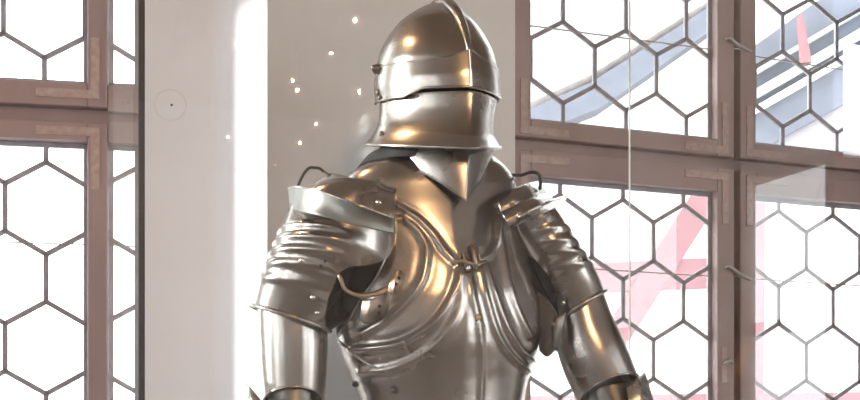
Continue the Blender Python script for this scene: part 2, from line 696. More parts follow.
t = MB()
t.tube([RP.P(u_r(723), -.024, z_r(723, 364)), RP.P(u_r(724.5), -.034, z_r(724, 362)), RP.P(u_r(727.5), -.036, z_r(727, 360)), RP.P(u_r(730), -.033, z_r(730, 364))], [.005, .006, .006, .004], 10)
t.build('latch_knob', M['iron'], lk, smooth=True)

# ---- left window (window_2)
def u_l(px, n=-.02): return LP.u(px, n)[0]
def z_l(px, py, n=-.02): return LP.uz(px, py, n)[1]


window_l = empty('window_2', LP.P(-.4, 0, .85))
window_l['kind'] = 'structure'
ga1 = u_l(87.5)
ga0 = ga1 - (ug1 - ug0)
gb0, gb1 = u_l(107), u_l(139)
zu2 = (z_l(0, 79) + z_l(85, 82.5)) / 2
zl2 = (z_l(0, 137) + z_l(82, 141)) / 2
zm2 = (z_l(0, 110.5) + z_l(104, 115)) / 2
lu0, lz0 = LP.uz(5.2, 323.5, REB)
lu1, lz1 = LP.uz(46.2, 254.5, REB)
hw2 = (lu1 - lu0) * 2
_, lzs = LP.uz(5.2, 371, REB)
side2 = lz0 - lzs
pitch_l = lz1 - lz0
rise2 = pitch_l - side2
lat_dl = (lu0, lz0, hw2, side2, rise2)
ul2, uz2 = LP.uz(44.5, 58, REB)
lat_du = (ul2, uz2, hw2, side2, rise2)
fr = MB()
vL = ga0 - .08
wbox(fr, LP, vL - .05, vL + .035, .012, .1, zbot - .12, ztop + .12)
wbox(fr, LP, gb1 - .004, gb1 + .06, .012, .07, zbot - .12, ztop + .12)
wbox(fr, LP, vL, gb1, .012, .1, zm2 - .055, zm2 + .055)
wbox(fr, LP, vL, gb1, .012, .1, zbot - .12, zbot - .02)
wbox(fr, LP, vL, gb1, .012, .1, ztop + .02, ztop + .12)
fr.build('window_frame', M['wood'], window_l, bevel=.003)
g2 = .02
su = sash(window_l, LP, ga0, ga1, zu2, ztop, .06, gb0 - ga1, zu2 - zm2 - g2, .06, lat_du)
sd = sash(window_l, LP, ga0, ga1, zbot, zl2, .06, gb0 - ga1, .06, zm2 - g2 - zl2, lat_dl)
for (s_, z_, dz, o_) in ((1, zu2 - (zu2 - zm2) * .5, 1, su), (1, zl2 + (zm2 - zl2) * .5, -1, sd)):
    bracket_mb(LP, ga1 + (gb0 - ga1) * .62, z_, -1, dz, .15).build('corner_bracket', M['bracket'], o_)
# narrow light between the casement and the pier
nk = LP.uz(101, 255, REB)[0]
for (za, zb, latn, nm) in ((zu2, ztop, (nk + hw2 / 2, uz2, hw2, side2, rise2), 'u'), (zbot, zl2, (nk, lz0, hw2, side2, rise2), 'd')):
    mbx = hex_lattice(LP, gb0 + .001, gb1, za, zb, *latn[:5], REB)
    f = mbx.build('lead_lattice', M['lead'], window_l)
    g = MB()
    wbox(g, LP, gb0 + .001, gb1, REB - .0015, REB + .0015, za, zb)
    g.build('leaded_glass', M['pane'], f)
rl = MB()
wbox(rl, LP, gb0 + .001, gb1, -.012, .03, zl2, zm2 - g2 * .6)
wbox(rl, LP, gb0 + .001, gb1, -.012, .03, zm2 + g2 * .6, zu2)
rl.build('transom_rail', M['wood'], window_l, bevel=.002)
t = MB()
zz = [LP.uz(px, py, .012) for px, py in ((-100, 238), (0, 242), (87, 244.5), (137, 247))]
t.tube([LP.P(max(zz[0][0], ga0), .012, zz[0][1]), LP.P(zz[1][0], .012, zz[1][1]), LP.P(ga1 + .005, .012, zz[2][1])], .0018, 8)
t.build('saddle_bar', M['iron'], window_l, smooth=True)
t = MB()
t.tube([LP.P(gb0 + .002, .012, zz[2][1]), LP.P(gb1, .012, zz[3][1])], .0018, 8)
t.build('saddle_bar', M['iron'], window_l, smooth=True)

# ---- walls, floor, ceiling
XL, XR, YB = -3.2, 4.2, -4.2
FLZ = 0.0
pA = LP.P(gb1, -.012, 0)
pB = LP.P(u_l(226), -.012, 0)
pC = Vector((-.376, 2.77, 0))
pD = Vector((.2085, 2.94, 0))
pE = RP.P(u_r(513.5) - .002, .012, 0)
arc = []
for k in range(9):                     # softened inner corner of the pier
    f = k / 8
    p0 = pB + (pA - pB).normalized() * .05
    p2 = pB + (pC - pB).normalized() * .07
    arc.append(p0 * (1 - f) ** 2 + pB * 2 * f * (1 - f) + p2 * f * f)
poly = [pA] + arc + [pC, pD, pE, RP.P(u_r(513.5) - .002, .12, 0), LP.P(gb1, .085, 0)]
mb = MB()
mb.prism([(p.x, p.y) for p in poly], FLZ, TOPZ)
struct('wall_front', mb, M['wall'], recalc=True)


def wall_piece(pl, u0, u1, z0, z1, n0=.012, n1=.3):
    mb = MB()
    wbox(mb, pl, u0, u1, n0, n1, z0, z1)
    return struct('wall_front', mb, M['wall'])


wall_piece(RP, u_r(513.5) - .002, uR + .05, FLZ, zbot - .12)
wall_piece(RP, u_r(513.5) - .002, uR + .05, ztop + .12, TOPZ)
uend = (XR - RP.p0.x) / RP.a.x
wall_piece(RP, uR + .05, uend, FLZ, TOPZ)
wall_piece(LP, vL - .05, gb1, FLZ, zbot - .12)
wall_piece(LP, vL - .05, gb1, ztop + .12, TOPZ)
ustart = (XL - LP.p0.x) / LP.a.x
wall_piece(LP, ustart, vL - .05, FLZ, TOPZ, .012, .12)
yl_ = LP.P(ustart, .3, 0).y
yr_ = RP.P(uend, .3, 0).y
WZ0, WZ1 = .85, 3.2


def side_wall(name, x0, xin, yend, wins, first, plain):
    """side wall with added, unseen windows that let in fill daylight; xin is the window plane"""
    mb = MB()
    mb.box((x0, YB - .2, FLZ), (.2, 0, 0), (0, yend - YB + .2, 0), (0, 0, WZ0 - FLZ))
    mb.box((x0, YB - .2, WZ1), (.2, 0, 0), (0, yend - YB + .2, 0), (0, 0, TOPZ - WZ1))
    ys = [YB - .2] + [v for w_ in wins for v in w_] + [yend]
    for y0_, y1_ in zip(ys[::2], ys[1::2]):
        mb.box((x0, y0_, WZ0), (.2, 0, 0), (0, y1_ - y0_, 0), (0, 0, WZ1 - WZ0))
    struct(name, mb, M['room'])
    for k, (y0_, y1_) in enumerate(wins):
        mb = MB()
        zc_ = (WZ0 + WZ1) / 2 + .15
        fw, st = (.012, 2) if k == plain else (.06, 1)  # the plain window drops its middle bars so sun reaches the pier
        for ya, yb in ((y0_, y0_ + fw), ((y0_ + y1_) / 2 - .04, (y0_ + y1_) / 2 + .04), (y1_ - fw, y1_))[::st]:
            mb.box((xin - .03, ya, WZ0), (.06, 0, 0), (0, yb - ya, 0), (0, 0, WZ1 - WZ0))
        for za, zb in ((WZ0, WZ0 + .07), (zc_ - .04, zc_ + .04), (WZ1 - .07, WZ1))[::st]:
            mb.box((xin - .029, y0_, za), (.058, 0, 0), (0, y1_ - y0_, 0), (0, 0, zb - za))
        wo = struct('window_%d' % (k + first), mb, M['wood'])
        mb = MB()
        mb.box((xin - .002, y0_, WZ0), (.004, 0, 0), (0, y1_ - y0_, 0), (0, 0, WZ1 - WZ0))
        mb.build('glass', M['pane'], wo)


side_wall('wall_left', XL - .2, XL - .09, yl_, [(-3.6, -2.0), (-1.3, .3), (1.4, 2.46)], 3, 2)  # unseen windows added for daylight; the last admits sun onto the pier strip
side_wall('wall_right', XR, XR + .09, yr_, [(-3.3, -1.5), (-.8, 1.0)], 6, -1)  # unseen windows added to brighten the right side of the armour
mb = MB(); mb.box((XL, YB - .2, FLZ), (XR - XL, 0, 0), (0, .2, 0), (0, 0, TOPZ - FLZ)); struct('wall_back', mb, M['room'])
rp = [(XL - .2, YB - .2), (XR + .2, YB - .2), (XR + .2, yr_ + .05), tuple(RP.P(u_r(513.5), .3, 0).xy), tuple(LP.P(gb1, .3, 0).xy), (XL - .2, yl_ + .02)]
mb = MB(); mb.prism(rp, FLZ - .2, FLZ); struct('floor', mb, M['floor'], recalc=True)
mb = MB(); mb.prism(rp, TOPZ, TOPZ + .2); struct('ceiling', mb, M['ceiling'], recalc=True)

# round cover on the wall beside the left window
cu, cz = LP.uz(170.5, 105, -.012)
rt = empty('wall_cover', LP.P(cu, -.012, cz))
tag(rt, 'faint round pale cover with a dark centre screw on the white wall', 'cover')
t = MB()
ring_ = [LP.P(cu + .038 * math.cos(a), -.0135, cz + .038 * math.sin(a)) for a in np.linspace(0, 2 * math.pi, 48, endpoint=False)]
t.add(ring_ + [LP.P(cu, -.0135, cz)] , [(i, (i + 1) % 48, 48) for i in range(48)])
back_ = [LP.P(cu + .038 * math.cos(a), -.0121, cz + .038 * math.sin(a)) for a in np.linspace(0, 2 * math.pi, 48, endpoint=False)]
t.add(ring_ + back_, [(i, 48 + i, 48 + (i + 1) % 48, (i + 1) % 48) for i in range(48)])
t.build('cover_plate', M['wall'], rt, recalc=True)
t = MB(); t.tube(ring_, .0012, 8, closed=True); t.build('rim', M['disc'], rt, smooth=True)
t = MB(); t.dome(LP.P(cu + .003, -.0135, cz), -LP.o, .0035, .002); t.build('screw', M['iron_wire'], rt, smooth=True)

# ------------------------------------------------------------------ glass case
PSI = math.radians(11)
ca, cf = Vector((math.cos(PSI), math.sin(PSI), 0)), Vector((math.sin(PSI), -math.cos(PSI), 0))
c_bl = Vector((-.6165, 2.543, 0))
CW, CD = 1.0947, .90
PZ, CTZ = .42, 2.95
case = empty('display_case', (c_bl + ca * CW / 2 + cf * CD / 2)[:], PSI)
tag(case, 'tall glass museum case standing around the suit of armour', 'display case')
th = .006


def cbox(mb, a0, a1, d0, d1, z0, z1):
    mb.box(c_bl + ca * a0 + cf * d0 + Vector((0, 0, z0)), ca * (a1 - a0), cf * (d1 - d0), Vector((0, 0, z1 - z0)))


for a0, a1, d0, d1 in ((0, CW, CD - th, CD), (0, CW, 0, th), (0, th, th, CD - th), (CW - th, CW, th, CD - th)):
    mb = MB(); cbox(mb, a0, a1, d0, d1, PZ, CTZ); mb.build('glass_panel', M['case_glass'], case)
mb = MB(); cbox(mb, 0, CW, 0, CD, CTZ, CTZ + th); mb.build('glass_top', M['case_glass'], case)
mb = MB(); cbox(mb, -.02, CW + .02, -.02, CD + .02, 0.0, PZ); mb.build('plinth', M['plinth'], case, bevel=.006)
mb = MB(); cbox(mb, -.002, .012, -.006, .006, PZ, CTZ); tag(mb.build('corner_seal', M['seal_dark'], case, bevel=.001), 'dark corner seal')
mb = MB(); cbox(mb, CW - .0015, CW + .0015, -.0015, .0015, PZ, CTZ); tag(mb.build('corner_seal', M['seal_pale'], case), 'pale corner seal')

# ------------------------------------------------------------------ suit of armour
YAW = math.radians(20)
suit = empty('suit_of_armour', (.02, 2.40, PZ), YAW)
tag(suit, 'polished steel suit of armour with closed helmet and fluted breastplate inside the glass case', 'armour')
S = M['steel']


def plate(name, mb, m=None, parent=None, solid=.0022, sharp=None):
    return mb.build(name, m or S, parent or suit, smooth=True, solid=solid, sharp=sharp)


# --- breastplate
BK = [  # xl, yl, xr, yr, Yc, ab, ty, ridge
    (394, 152, 487, 152, 2.41, .80, 0, .0),
    (380, 160, 497, 160, 2.41, .72, 0, .0),
    (360, 168, 508, 170, 2.40, .64, 0, .01),
    (346, 177, 515, 181, 2.40, .60, 0, .03),
    (338, 192, 519, 196, 2.40, .60, 0, .04),
    (335, 215, 521, 218, 2.40, .62, 0, .05),
    (334, 245, 525, 245, 2.40, .64, 0, .06),
    (334, 275, 534, 275, 2.40, .66, 0, .06),
    (335, 305, 541, 305, 2.40, .67, 0, .06),
    (336, 328, 542, 328, 2.40, .67, 0, .06),
    (339, 346, 539, 346, 2.40, .67, 0, .06),
    (346, 366, 533, 366, 2.40, .66, 0, .05),
    (354, 385, 527, 385, 2.40, .65, 0, .05),
    (361, 402, 524, 402, 2.40, .65, 0, .04),
    (365, 425, 521, 425, 2.40, .66, 0, .03),
]
G = loft(BK, 230, 300, YAW, e=2.15, rw=.55, back=.75)
N = grid_normals(G)
flutes = [
    ([(396, 205), (416, 217), (433, 234), (445, 251), (456, 262)], .0042, 2.4),
    ([(404, 217), (420, 233), (427, 250), (424, 274), (409, 299), (387, 319), (362, 333)], .003, 3.4),
    ([(461, 268), (455, 291), (442, 314), (419, 334), (393, 345), (352, 350)], .0055, 3.0),
    ([(463, 275), (459, 308), (445, 334), (419, 356), (387, 369), (360, 372)], .005, 3.0),
    ([(470, 275), (474, 300), (480, 330), (482, 365), (480, 410)], .0038, 2.4),
    ([(486, 266), (494, 291), (505, 322), (520, 348), (534, 362)], .0055, 2.8),
    ([(481, 271), (488, 302), (499, 337), (514, 358), (530, 372)], .005, 2.8),
    ([(498, 208), (499, 228), (502, 248), (508, 279), (517, 308), (530, 336)], .005, 2.8),
    ([(470, 262), (486, 258), (497, 240), (499, 215)], .003, 2.6),
]
P = proj(G.reshape(-1, 3)).reshape(G.shape[0], G.shape[1], 2)
facing = (N * (G - np.array([0, 0, ZC]))).sum(2) < 0
disp = np.zeros(G.shape[:2])
for line, A, sg in flutes:
    d = seg_dist(P.reshape(-1, 2), spline2(line)).reshape(disp.shape)
    prof = np.exp(-(d / sg) ** 2) - .22 * np.exp(-((d - 2.2 * sg) / (1.2 * sg)) ** 2)
    disp = np.where(facing, disp + A * prof, disp)
G = G + N * disp[..., None]
armhole = [(300, 205), (397, 205), (392, 236), (385, 256), (374, 279), (362, 296), (349, 318), (337, 337), (300, 337)]
bp_mb = grid_mb(G, cut=armhole)
breast = plate('breastplate', bp_mb)
TB = bvh([bp_mb])


def on(tree, pts, off=.0, m=40):
    out = []
    for px, py in spline2(pts, m):
        p, nn = hit(tree, px, py)
        if p is not None:
            out.append(p + nn * off)
    return out


t = MB()
rim = on(TB, [(396.5, 212), (392.6, 236), (385.8, 256), (375, 279), (363, 296), (350, 318), (338.8, 336)], .0)
t.tube(rim, .0028, 8)
t.build('armhole_roll', S, breast, smooth=True)
# gorget roll at the neck and waist belt curve
t = MB()
for line in ([(337.5, 340), (347, 348), (362, 360), (378, 369)],):
    q = on(TB, line, .001)
    if len(q) > 3:
        t.tube(q, .0024, 8)
if t.v:
    t.build('waist_roll', S, breast, smooth=True)
# centre rivet, staple and pin
p, nn = hit(TB, 478.5, 317)
t = MB(); t.dome(p, nn, .0062, .005); tag(t.build('rivet', M['brass'], breast, smooth=True), 'brass centre rivet')
t = MB()
p, nn = hit(TB, 470, 256)


def at_surf(px, py, off):
    p, nn = hit(TB, px, py)
    return p + nn * off


t.tube([at_surf(452, 262.5, .003), at_surf(461, 262, .006), at_surf(471, 263.5, .008), at_surf(485, 262.5, .004)], .0032, 8)
t.tube([at_surf(470.5, 246, .003), at_surf(471, 252, .008), at_surf(473, 263, .009), at_surf(474, 269, .004)], [.004, .0045, .005, .003], 8)
t.tube([at_surf(463, 253, .002), at_surf(463.5, 260, .006), at_surf(465, 268, .003)], .003, 8)
t.tube([at_surf(476, 248, .003), at_surf(477, 257, .008), at_surf(478.5, 264, .004)], .0028, 8)
tag(t.build('staple', M['bronze'], breast, smooth=True), 'small bronze staple with a cross pin')
# fauld below the waist and the stand inside the suit
FK = [(365, 422, 521, 422, 2.40, .66, 0, .03), (358, 432, 528, 432, 2.40, .66, 0, .03), (345, 470, 543, 470, 2.40, .66, 0, .02), (334, 520, 553, 520, 2.40, .66, 0, .02)]
G2 = loft(FK, 40, 120, YAW, e=2.15, back=.8)
plate('fauld', grid_mb(G2))
t = MB(); t.tube([(.02, 2.41, PZ + .0), (.02, 2.41, 1.3), (.02, 2.41, 1.9)], .035, 20)
t.build('stand_post', M['post'], suit, smooth=True, sharp=40)

# --- arming doublet: dark torso and sleeves under the plates
DK = [(400, 160, 480, 160, 2.42, .7, 0, 0), (360, 185, 505, 188, 2.42, .52, 0, 0), (345, 225, 512, 225, 2.42, .5, 0, 0), (343, 270, 524, 270, 2.42, .52, 0, 0), (344, 320, 531, 320, 2.42, .54, 0, 0), (356, 370, 523, 370, 2.42, .54, 0, 0), (368, 420, 514, 420, 2.42, .54, 0, 0)]
plate('arming_doublet', grid_mb(loft(DK, 60, 90, YAW, back=.8), cap_top=True), M['cloth'], solid=0)
SK = [(330, 215, 372, 220, 2.36, .7, 0, 0), (305, 245, 368, 250, 2.35, .6, 0, 0), (290, 280, 348, 288, 2.34, .6, 0, 0), (275, 320, 315, 330, 2.33, .7, 0, 0), (275, 375, 310, 375, 2.32, .7, 0, 0)]
plate('sleeve', grid_mb(loft(SK, 40, 60, 0), cap_top=True), M['cloth'], solid=0)
SK = [(500, 235, 530, 225, 2.48, .7, 0, 0), (515, 262, 555, 250, 2.48, .7, 0, 0), (535, 300, 580, 285, 2.49, .6, 0, 0), (550, 332, 600, 320, 2.50, .5, 0, 0), (575, 375, 615, 358, 2.50, .5, 0, 0)]
plate('sleeve', grid_mb(loft(SK, 40, 60, 0), cap_top=True), M['cloth'], solid=0)
# leather strap end hanging at the right armpit
mb_, _ = patch([(536, 290, 2.40), (548, 300, 2.40), (560, 318, 2.41)], [(539, 351, 2.41), (547, 357, 2.40), (556, 350, 2.41)], bulge=.006)
plate('armpit_strap', mb_, M['leather'], solid=.004)


# --- pauldron and arm, nearer shoulder
def corrugate(G, rows0, rows1, count, A, fx0, fx1, soft=12):
    """raised lame ridges across the outer face between two pixel rows of the silhouette"""
    N = grid_normals(G)
    m = G.shape[0]
    P = proj(G.reshape(-1, 3)).reshape(G.shape[0], G.shape[1], 2)
    i0, i1 = int(rows0 * (m - 1)), int(rows1 * (m - 1))
    v = np.arange(m)
    ph = np.clip((v - i0) / (i1 - i0), 0, 1)
    wave_ = np.where((v > i0) & (v < i1), (.5 - .5 * np.cos(2 * math.pi * count * ph)) ** 1.2, 0)
    wx = np.clip((P[..., 0] - fx0) / soft, 0, 1) * np.clip((fx1 - P[..., 0]) / soft, 0, 1)
    facing = (N * (G - np.array([0, 0, ZC]))).sum(2) < .15
    return G + N * (A * wave_[:, None] * wx * facing)[..., None]


PK = [
    (313, 190, 396, 196, 2.265, .85, -.22, 0),
    (298, 198, 396, 208, 2.262, .86, -.22, 0),
    (289, 209, 396, 226, 2.26, .86, -.22, 0),
    (282, 226, 396, 246, 2.26, .86, -.22, 0),
    (275, 242, 394, 264, 2.26, .86, -.22, 0),
    (268, 258, 386, 282, 2.265, .86, -.22, 0),
    (261, 275, 370, 302, 2.275, .88, -.18, 0),
    (255, 292, 345, 322, 2.285, .90, -.08, 0),
    (252, 306, 329, 331, 2.29, .92, 0, 0),
]
G = loft(PK, 200, 260, 0)
G = corrugate(G, .40, .84, 5, .0034, 200, 352, 26)
wing = [(400, 240), (394, 246), (389, 257), (379, 263), (366, 266), (351, 266.5), (341, 272), (334, 284), (329, 299), (325.5, 318), (326, 332), (345, 340), (400, 335)]
pl_mb = grid_mb(G, cut=wing)
pauld = plate('pauldron', pl_mb)
tag(pauld, 'shoulder plate with five raised ridges')
TP = bvh([pl_mb])
t = MB()
bot = [Vector(p) for p in G[-1]]
bot = [p + (p - Vector(G[-1].mean(0))) * .03 for p in bot[::4]]
t.tube(bot, .0042, 10, closed=True)
t.build('rolled_rim', S, pauld, smooth=True)
for px, py in ((301.5, 260.5), (313, 297.5), (317.5, 313)):
    p, nn = hit(TP, px, py)
    t = MB(); t.dome(p, nn, .0058, .0048); t.build('rivet', M['steel_bright'], pauld, smooth=True)
for px, py in ((321, 266), (325, 261)):
    p, nn = hit(TP, px, py)
    t = MB(); t.dome(p, nn, .0032, .0006, base=.0005); tag(t.build('hole', M['cloth'], pauld, smooth=True), 'small dark hole')
# shoulder lame under the strap
mb_, Gl = patch([(316, 181, 2.36), (328, 174, 2.30), (360, 180, 2.225), (396.5, 189, 2.205)],
                [(313, 198, 2.30), (330, 202, 2.215), (362, 209, 2.165), (394, 218, 2.165)], bulge=.008, bdir=(-.2, -1, .3))
lame = plate('shoulder_lame', mb_)
TL = TLL = bvh([mb_])
for px, py in ((378.5, 202), (371.5, 209)):
    p, nn = hit(TL, px, py)
    if p:
        t = MB(); t.dome(p, nn, .0058, .0045); t.build('rivet', M['steel_bright'], lame, smooth=True)
t = MB(); t.tube([W(*q) for q in ((330, 178, 2.285), (345, 178.5, 2.255), (362, 181, 2.22), (380, 185, 2.205), (396, 189, 2.195))], .0016, 8)
t.build('lame_edge', M['steel_dark'], lame, smooth=True)
# standing flange (haute-piece)
ft = ((288, 188.5, 2.26), (299, 187, 2.165), (325, 193, 2.115), (358, 205, 2.10), (394, 218, 2.12))
mb_, _ = patch(ft, [(289.5, 208, 2.25), (300, 211.5, 2.155), (325, 217, 2.115), (358, 226, 2.11), (396, 234, 2.135)], bulge=-.003, bdir=(0, -1, 0))
fl = plate('standing_flange', mb_, M['steel_dull'], solid=.003)
t = MB(); t.tube(catmull([tuple(W(*q)) for q in ft], 40), .0022, 8)
t.build('flange_edge', M['steel_bright'], fl, smooth=True)
# wire hook
t = MB(); t.tube(catmull([tuple(W(*q)) for q in ((297, 189, 2.24), (300, 181, 2.25), (305, 172, 2.27), (311, 167.5, 2.29), (318, 168, 2.30), (324, 172, 2.30), (331, 176.5, 2.28))], 30), .0028, 10)
tag(t.build('wire_loop', M['iron_wire'], suit, smooth=True), 'dark wire loop')

# upper cannon
CK = [(257, 300, 327, 322, 2.30, .95, 0, 0), (257.5, 330, 328, 345, 2.30, .95, -.1, 0), (259, 360, 327, 368, 2.30, .95, -.28, 0), (263, 402, 324.5, 402, 2.30, .95, -.5, 0)]
G = loft(CK, 70, 120, 0)
cn_mb = grid_mb(G)
cannon = plate('upper_arm_plate', cn_mb)
t = MB(); t.tube([Vector(p) for p in G[-1][::2]], .0026, 8, closed=True)
t.build('rolled_rim', S, cannon, smooth=True)
EK = [(268, 385, 319, 385, 2.30, .9, -.3, 0), (268, 410, 318, 410, 2.29, .9, -.2, 0), (266, 440, 318, 440, 2.27, .9, 0, 0), (270, 520, 316, 520, 2.25, .9, 0, 0)]
couter = plate('elbow_plate', grid_mb(loft(EK, 40, 80, 0)), M['steel_dark'])
mb_, _ = patch([(245, 382.5, 2.27), (250, 387, 2.24), (262, 401, 2.22)], [(240, 425, 2.27), (252, 425, 2.23), (266, 425, 2.21)], bulge=.012)
tag(plate('elbow_wing', mb_, M['steel_bright'], couter), 'bright flared wing')

# --- pauldron and arm, farther shoulder
QK = [
    (509, 214, 546, 196, 2.40, .95, -.08, 0),
    (512.5, 227, 556, 208, 2.40, .95, -.08, 0),
    (516, 240, 568, 226, 2.41, .95, -.08, 0),
    (524, 256, 580, 246, 2.42, .95, -.08, 0),
    (536, 277, 591, 262, 2.44, .95, -.08, 0),
    (548, 299, 600, 279, 2.455, .95, -.05, 0),
    (559, 319, 605, 291, 2.47, .95, 0, 0),
]
G = loft(QK, 170, 220, 0)
G = corrugate(G, .30, .74, 4, .0026, 531, 700, 18)
hole_r = [(500, 253), (525.5, 254), (537, 262), (546, 273), (553, 286), (557, 300), (560, 322), (500, 330)]
pr_mb = grid_mb(G, cut=hole_r)
pauld_r = plate('pauldron', pr_mb)
tag(pauld_r, 'shoulder plate with four raised ridges')
TQ = bvh([pr_mb])
t = MB()
bot = [Vector(p) for p in G[-1]]
cen = Vector(G[-1].mean(0))
t.tube([p + (p - cen) * .05 for p in bot[::4]], .0044, 10, closed=True)
t.build('rolled_rim', S, pauld_r, smooth=True)
for px, py in ((580, 259.5), (563, 303)):
    p, nn = hit(TQ, px, py)
    if p:
        t = MB(); t.dome(p, nn, .006, .0048); t.build('rivet', M['steel_bright'], pauld_r, smooth=True)
for px, py in ((542, 250.5), (546.5, 253)):
    p, nn = hit(TQ, px, py)
    if p:
        t = MB(); t.dome(p, nn, .0032, .0006, base=.0005); tag(t.build('hole', M['cloth'], pauld_r, smooth=True), 'small dark hole')
mb_, _ = patch([(496.5, 196, 2.30), (510, 190, 2.30), (524, 184.5, 2.33), (538, 181, 2.42)],
               [(501, 214, 2.285), (513, 208, 2.285), (530, 200, 2.31), (547, 193, 2.40)], bulge=.006)
lame_r = plate('shoulder_lame', mb_)
mb2, _ = patch([(500.5, 212, 2.279), (513, 206, 2.279), (530, 198, 2.304), (545, 192, 2.40)],
               [(509, 227, 2.27), (522, 219, 2.27), (540, 208, 2.30), (556, 201, 2.39)], bulge=.006)
lame_r2 = plate('shoulder_lame', mb2)
TL = bvh([mb_, mb2])
for px, py, par in ((512.5, 205, lame_r), (519.5, 215.5, lame_r2)):
    p, nn = hit(TL, px, py)
    if p:
        t = MB(); t.dome(p, nn, .006, .0045); t.build('rivet', M['bronze'], par, smooth=True)
mb_, _ = patch([(519, 217.5, 2.255), (532, 210, 2.25), (547, 203, 2.27), (558, 199, 2.33), (568, 195.5, 2.42)],
               [(513.5, 227.5, 2.285), (530, 219.5, 2.275), (547, 212, 2.30), (557, 207, 2.36), (566, 200, 2.43)], bulge=-.003)
fl = plate('standing_flange', mb_, M['steel_bright'], solid=.003)
t = MB(); t.tube(catmull([tuple(W(*q)) for q in ((519, 217.5, 2.255), (532, 210, 2.25), (547, 203, 2.27), (558, 199, 2.33), (568, 195.5, 2.42))], 40), .003, 8)
t.build('flange_edge', M['steel_bright'], fl, smooth=True)
t = MB(); t.tube(catmull([tuple(W(*q)) for q in ((512, 175, 2.44), (522, 175, 2.42), (531, 172, 2.40), (538, 173.5, 2.39), (540.5, 180, 2.37), (540, 189, 2.36))], 30), .0034, 10)
tag(t.build('wire_loop', M['iron_wire'], suit, smooth=True), 'dark strap loop')
CK = [(554, 322, 602, 287, 2.48, .95, 0, 0), (556, 345, 611, 312, 2.48, .95, -.05, 0), (563, 370, 624, 340, 2.48, .95, -.2, 0), (578, 402, 639, 378, 2.48, .95, -.42, 0)]
G = loft(CK, 70, 120, 0)
cannon_r = plate('upper_arm_plate', grid_mb(G))
t = MB(); t.tube([Vector(p) for p in G[-1][::2]], .0026, 8, closed=True)
t.build('rolled_rim', S, cannon_r, smooth=True)
EK = [(585, 396, 632, 384, 2.48, .9, -.3, 0), (590, 415, 640, 408, 2.47, .9, -.2, 0), (596, 440, 646, 436, 2.45, .9, 0, 0), (606, 520, 655, 520, 2.43, .9, 0, 0)]
couter = plate('elbow_plate', grid_mb(loft(EK, 40, 80, 0)), M['steel_dark'])
mb_, _ = patch([(626, 386, 2.40), (635, 379, 2.40), (645, 371.5, 2.44)], [(630, 430, 2.39), (645, 430, 2.39), (660, 430, 2.43)], bulge=.012)
tag(plate('elbow_wing', mb_, M['steel_bright'], couter), 'bright flared wing')
# dark edge plate round the farther armhole, with rivets
mb_, _ = patch([(553, 318, 2.40), (558, 316, 2.395), (566, 312, 2.40)], [(549, 345, 2.41), (553, 348, 2.40), (557, 352, 2.41)], bulge=.006)
ed = plate('armhole_plate', mb_, M['steel_dark'])
TL = bvh([mb_])
p, nn = hit(TL, 553.5, 325)
if p:
    t = MB(); t.dome(p, nn, .006, .0045); t.build('rivet', M['bronze'], ed, smooth=True)

# --- lance rest
lr_mb, _ = patch([(362, 300, 2.20), (372, 299, 2.185), (386, 291, 2.18), (392, 288, 2.185)], [(360, 321, 2.21), (366, 324, 2.20), (380, 321, 2.19), (388, 316, 2.195)], bulge=.006)
lr = plate('lance_rest', lr_mb, M['bronze_dark'], solid=.004)
tag(lr, 'dark bronze bracket with hooked arm')
t = MB(); t.tube(catmull([tuple(W(*q)) for q in ((338.5, 275, 2.135), (341, 280, 2.135), (344, 288, 2.14), (352, 293.5, 2.145), (362, 295.5, 2.15), (373, 294, 2.16), (385, 290.5, 2.17), (394, 284, 2.175), (400, 275, 2.18))], 40),
                 list(np.interp(np.linspace(0, 1, 40), [0, .05, .3, .6, .75, 1], [.0026, .0036, .0036, .0048, .0075, .0068])), 12)
t.build('hook_arm', M['bronze'], lr, smooth=True)
mb_, _ = patch([(393, 273, 2.165), (399, 270, 2.155), (405.5, 274, 2.165)], [(387, 292, 2.16), (393, 295, 2.15), (400, 292, 2.16)], bulge=.008)
hp = plate('hinge_plate', mb_, M['bronze'], lr, solid=.005)
TL = bvh([lr_mb, mb_])
for px, py, par in ((379.5, 306, lr), (379, 313, lr), (399, 278, hp), (396, 284, hp)):
    p, nn = hit(TL, px, py)
    if p:
        t = MB(); t.dome(p, nn, .0036, .001, base=.0005); tag(t.build('hole', M['cloth'], par, smooth=True), 'dark screw hole')
# round studs at the waist
for px, py, r in ((356, 384, .0075), (394, 390, .009)):
    q, nn = hit(TB, px, py)
    t = MB(); t.dome(q, nn, r, .008, base=.004); t.build('waist_stud', M['iron_wire'], suit, smooth=True)

# ------------------------------------------------------------------ helmet
HYAW = math.radians(24)
HK = [
    (431, 5.0, 446, 5.0, 2.40, 1.15, .05, 0),
    (423, 8.0, 455, 8.0, 2.40, 1.18, .05, 0),
    (411, 15, 465, 15, 2.40, 1.22, .06, .0),
    (398, 25, 477, 26, 2.40, 1.24, .08, .02),
    (388, 38, 486, 39, 2.40, 1.24, .10, .05),
    (380, 53, 493.5, 54, 2.40, 1.24, .11, .07),
    (376.5, 68, 497, 69, 2.40, 1.22, .12, .09),
    (376.5, 83, 497.5, 84, 2.40, 1.20, .13, .12),
    (379, 97, 496.5, 98, 2.40, 1.18, .13, .15),
]
G = loft(HK, 150, 240, HYAW, e=1.95, rw=.7, back=.9)
N = grid_normals(G)
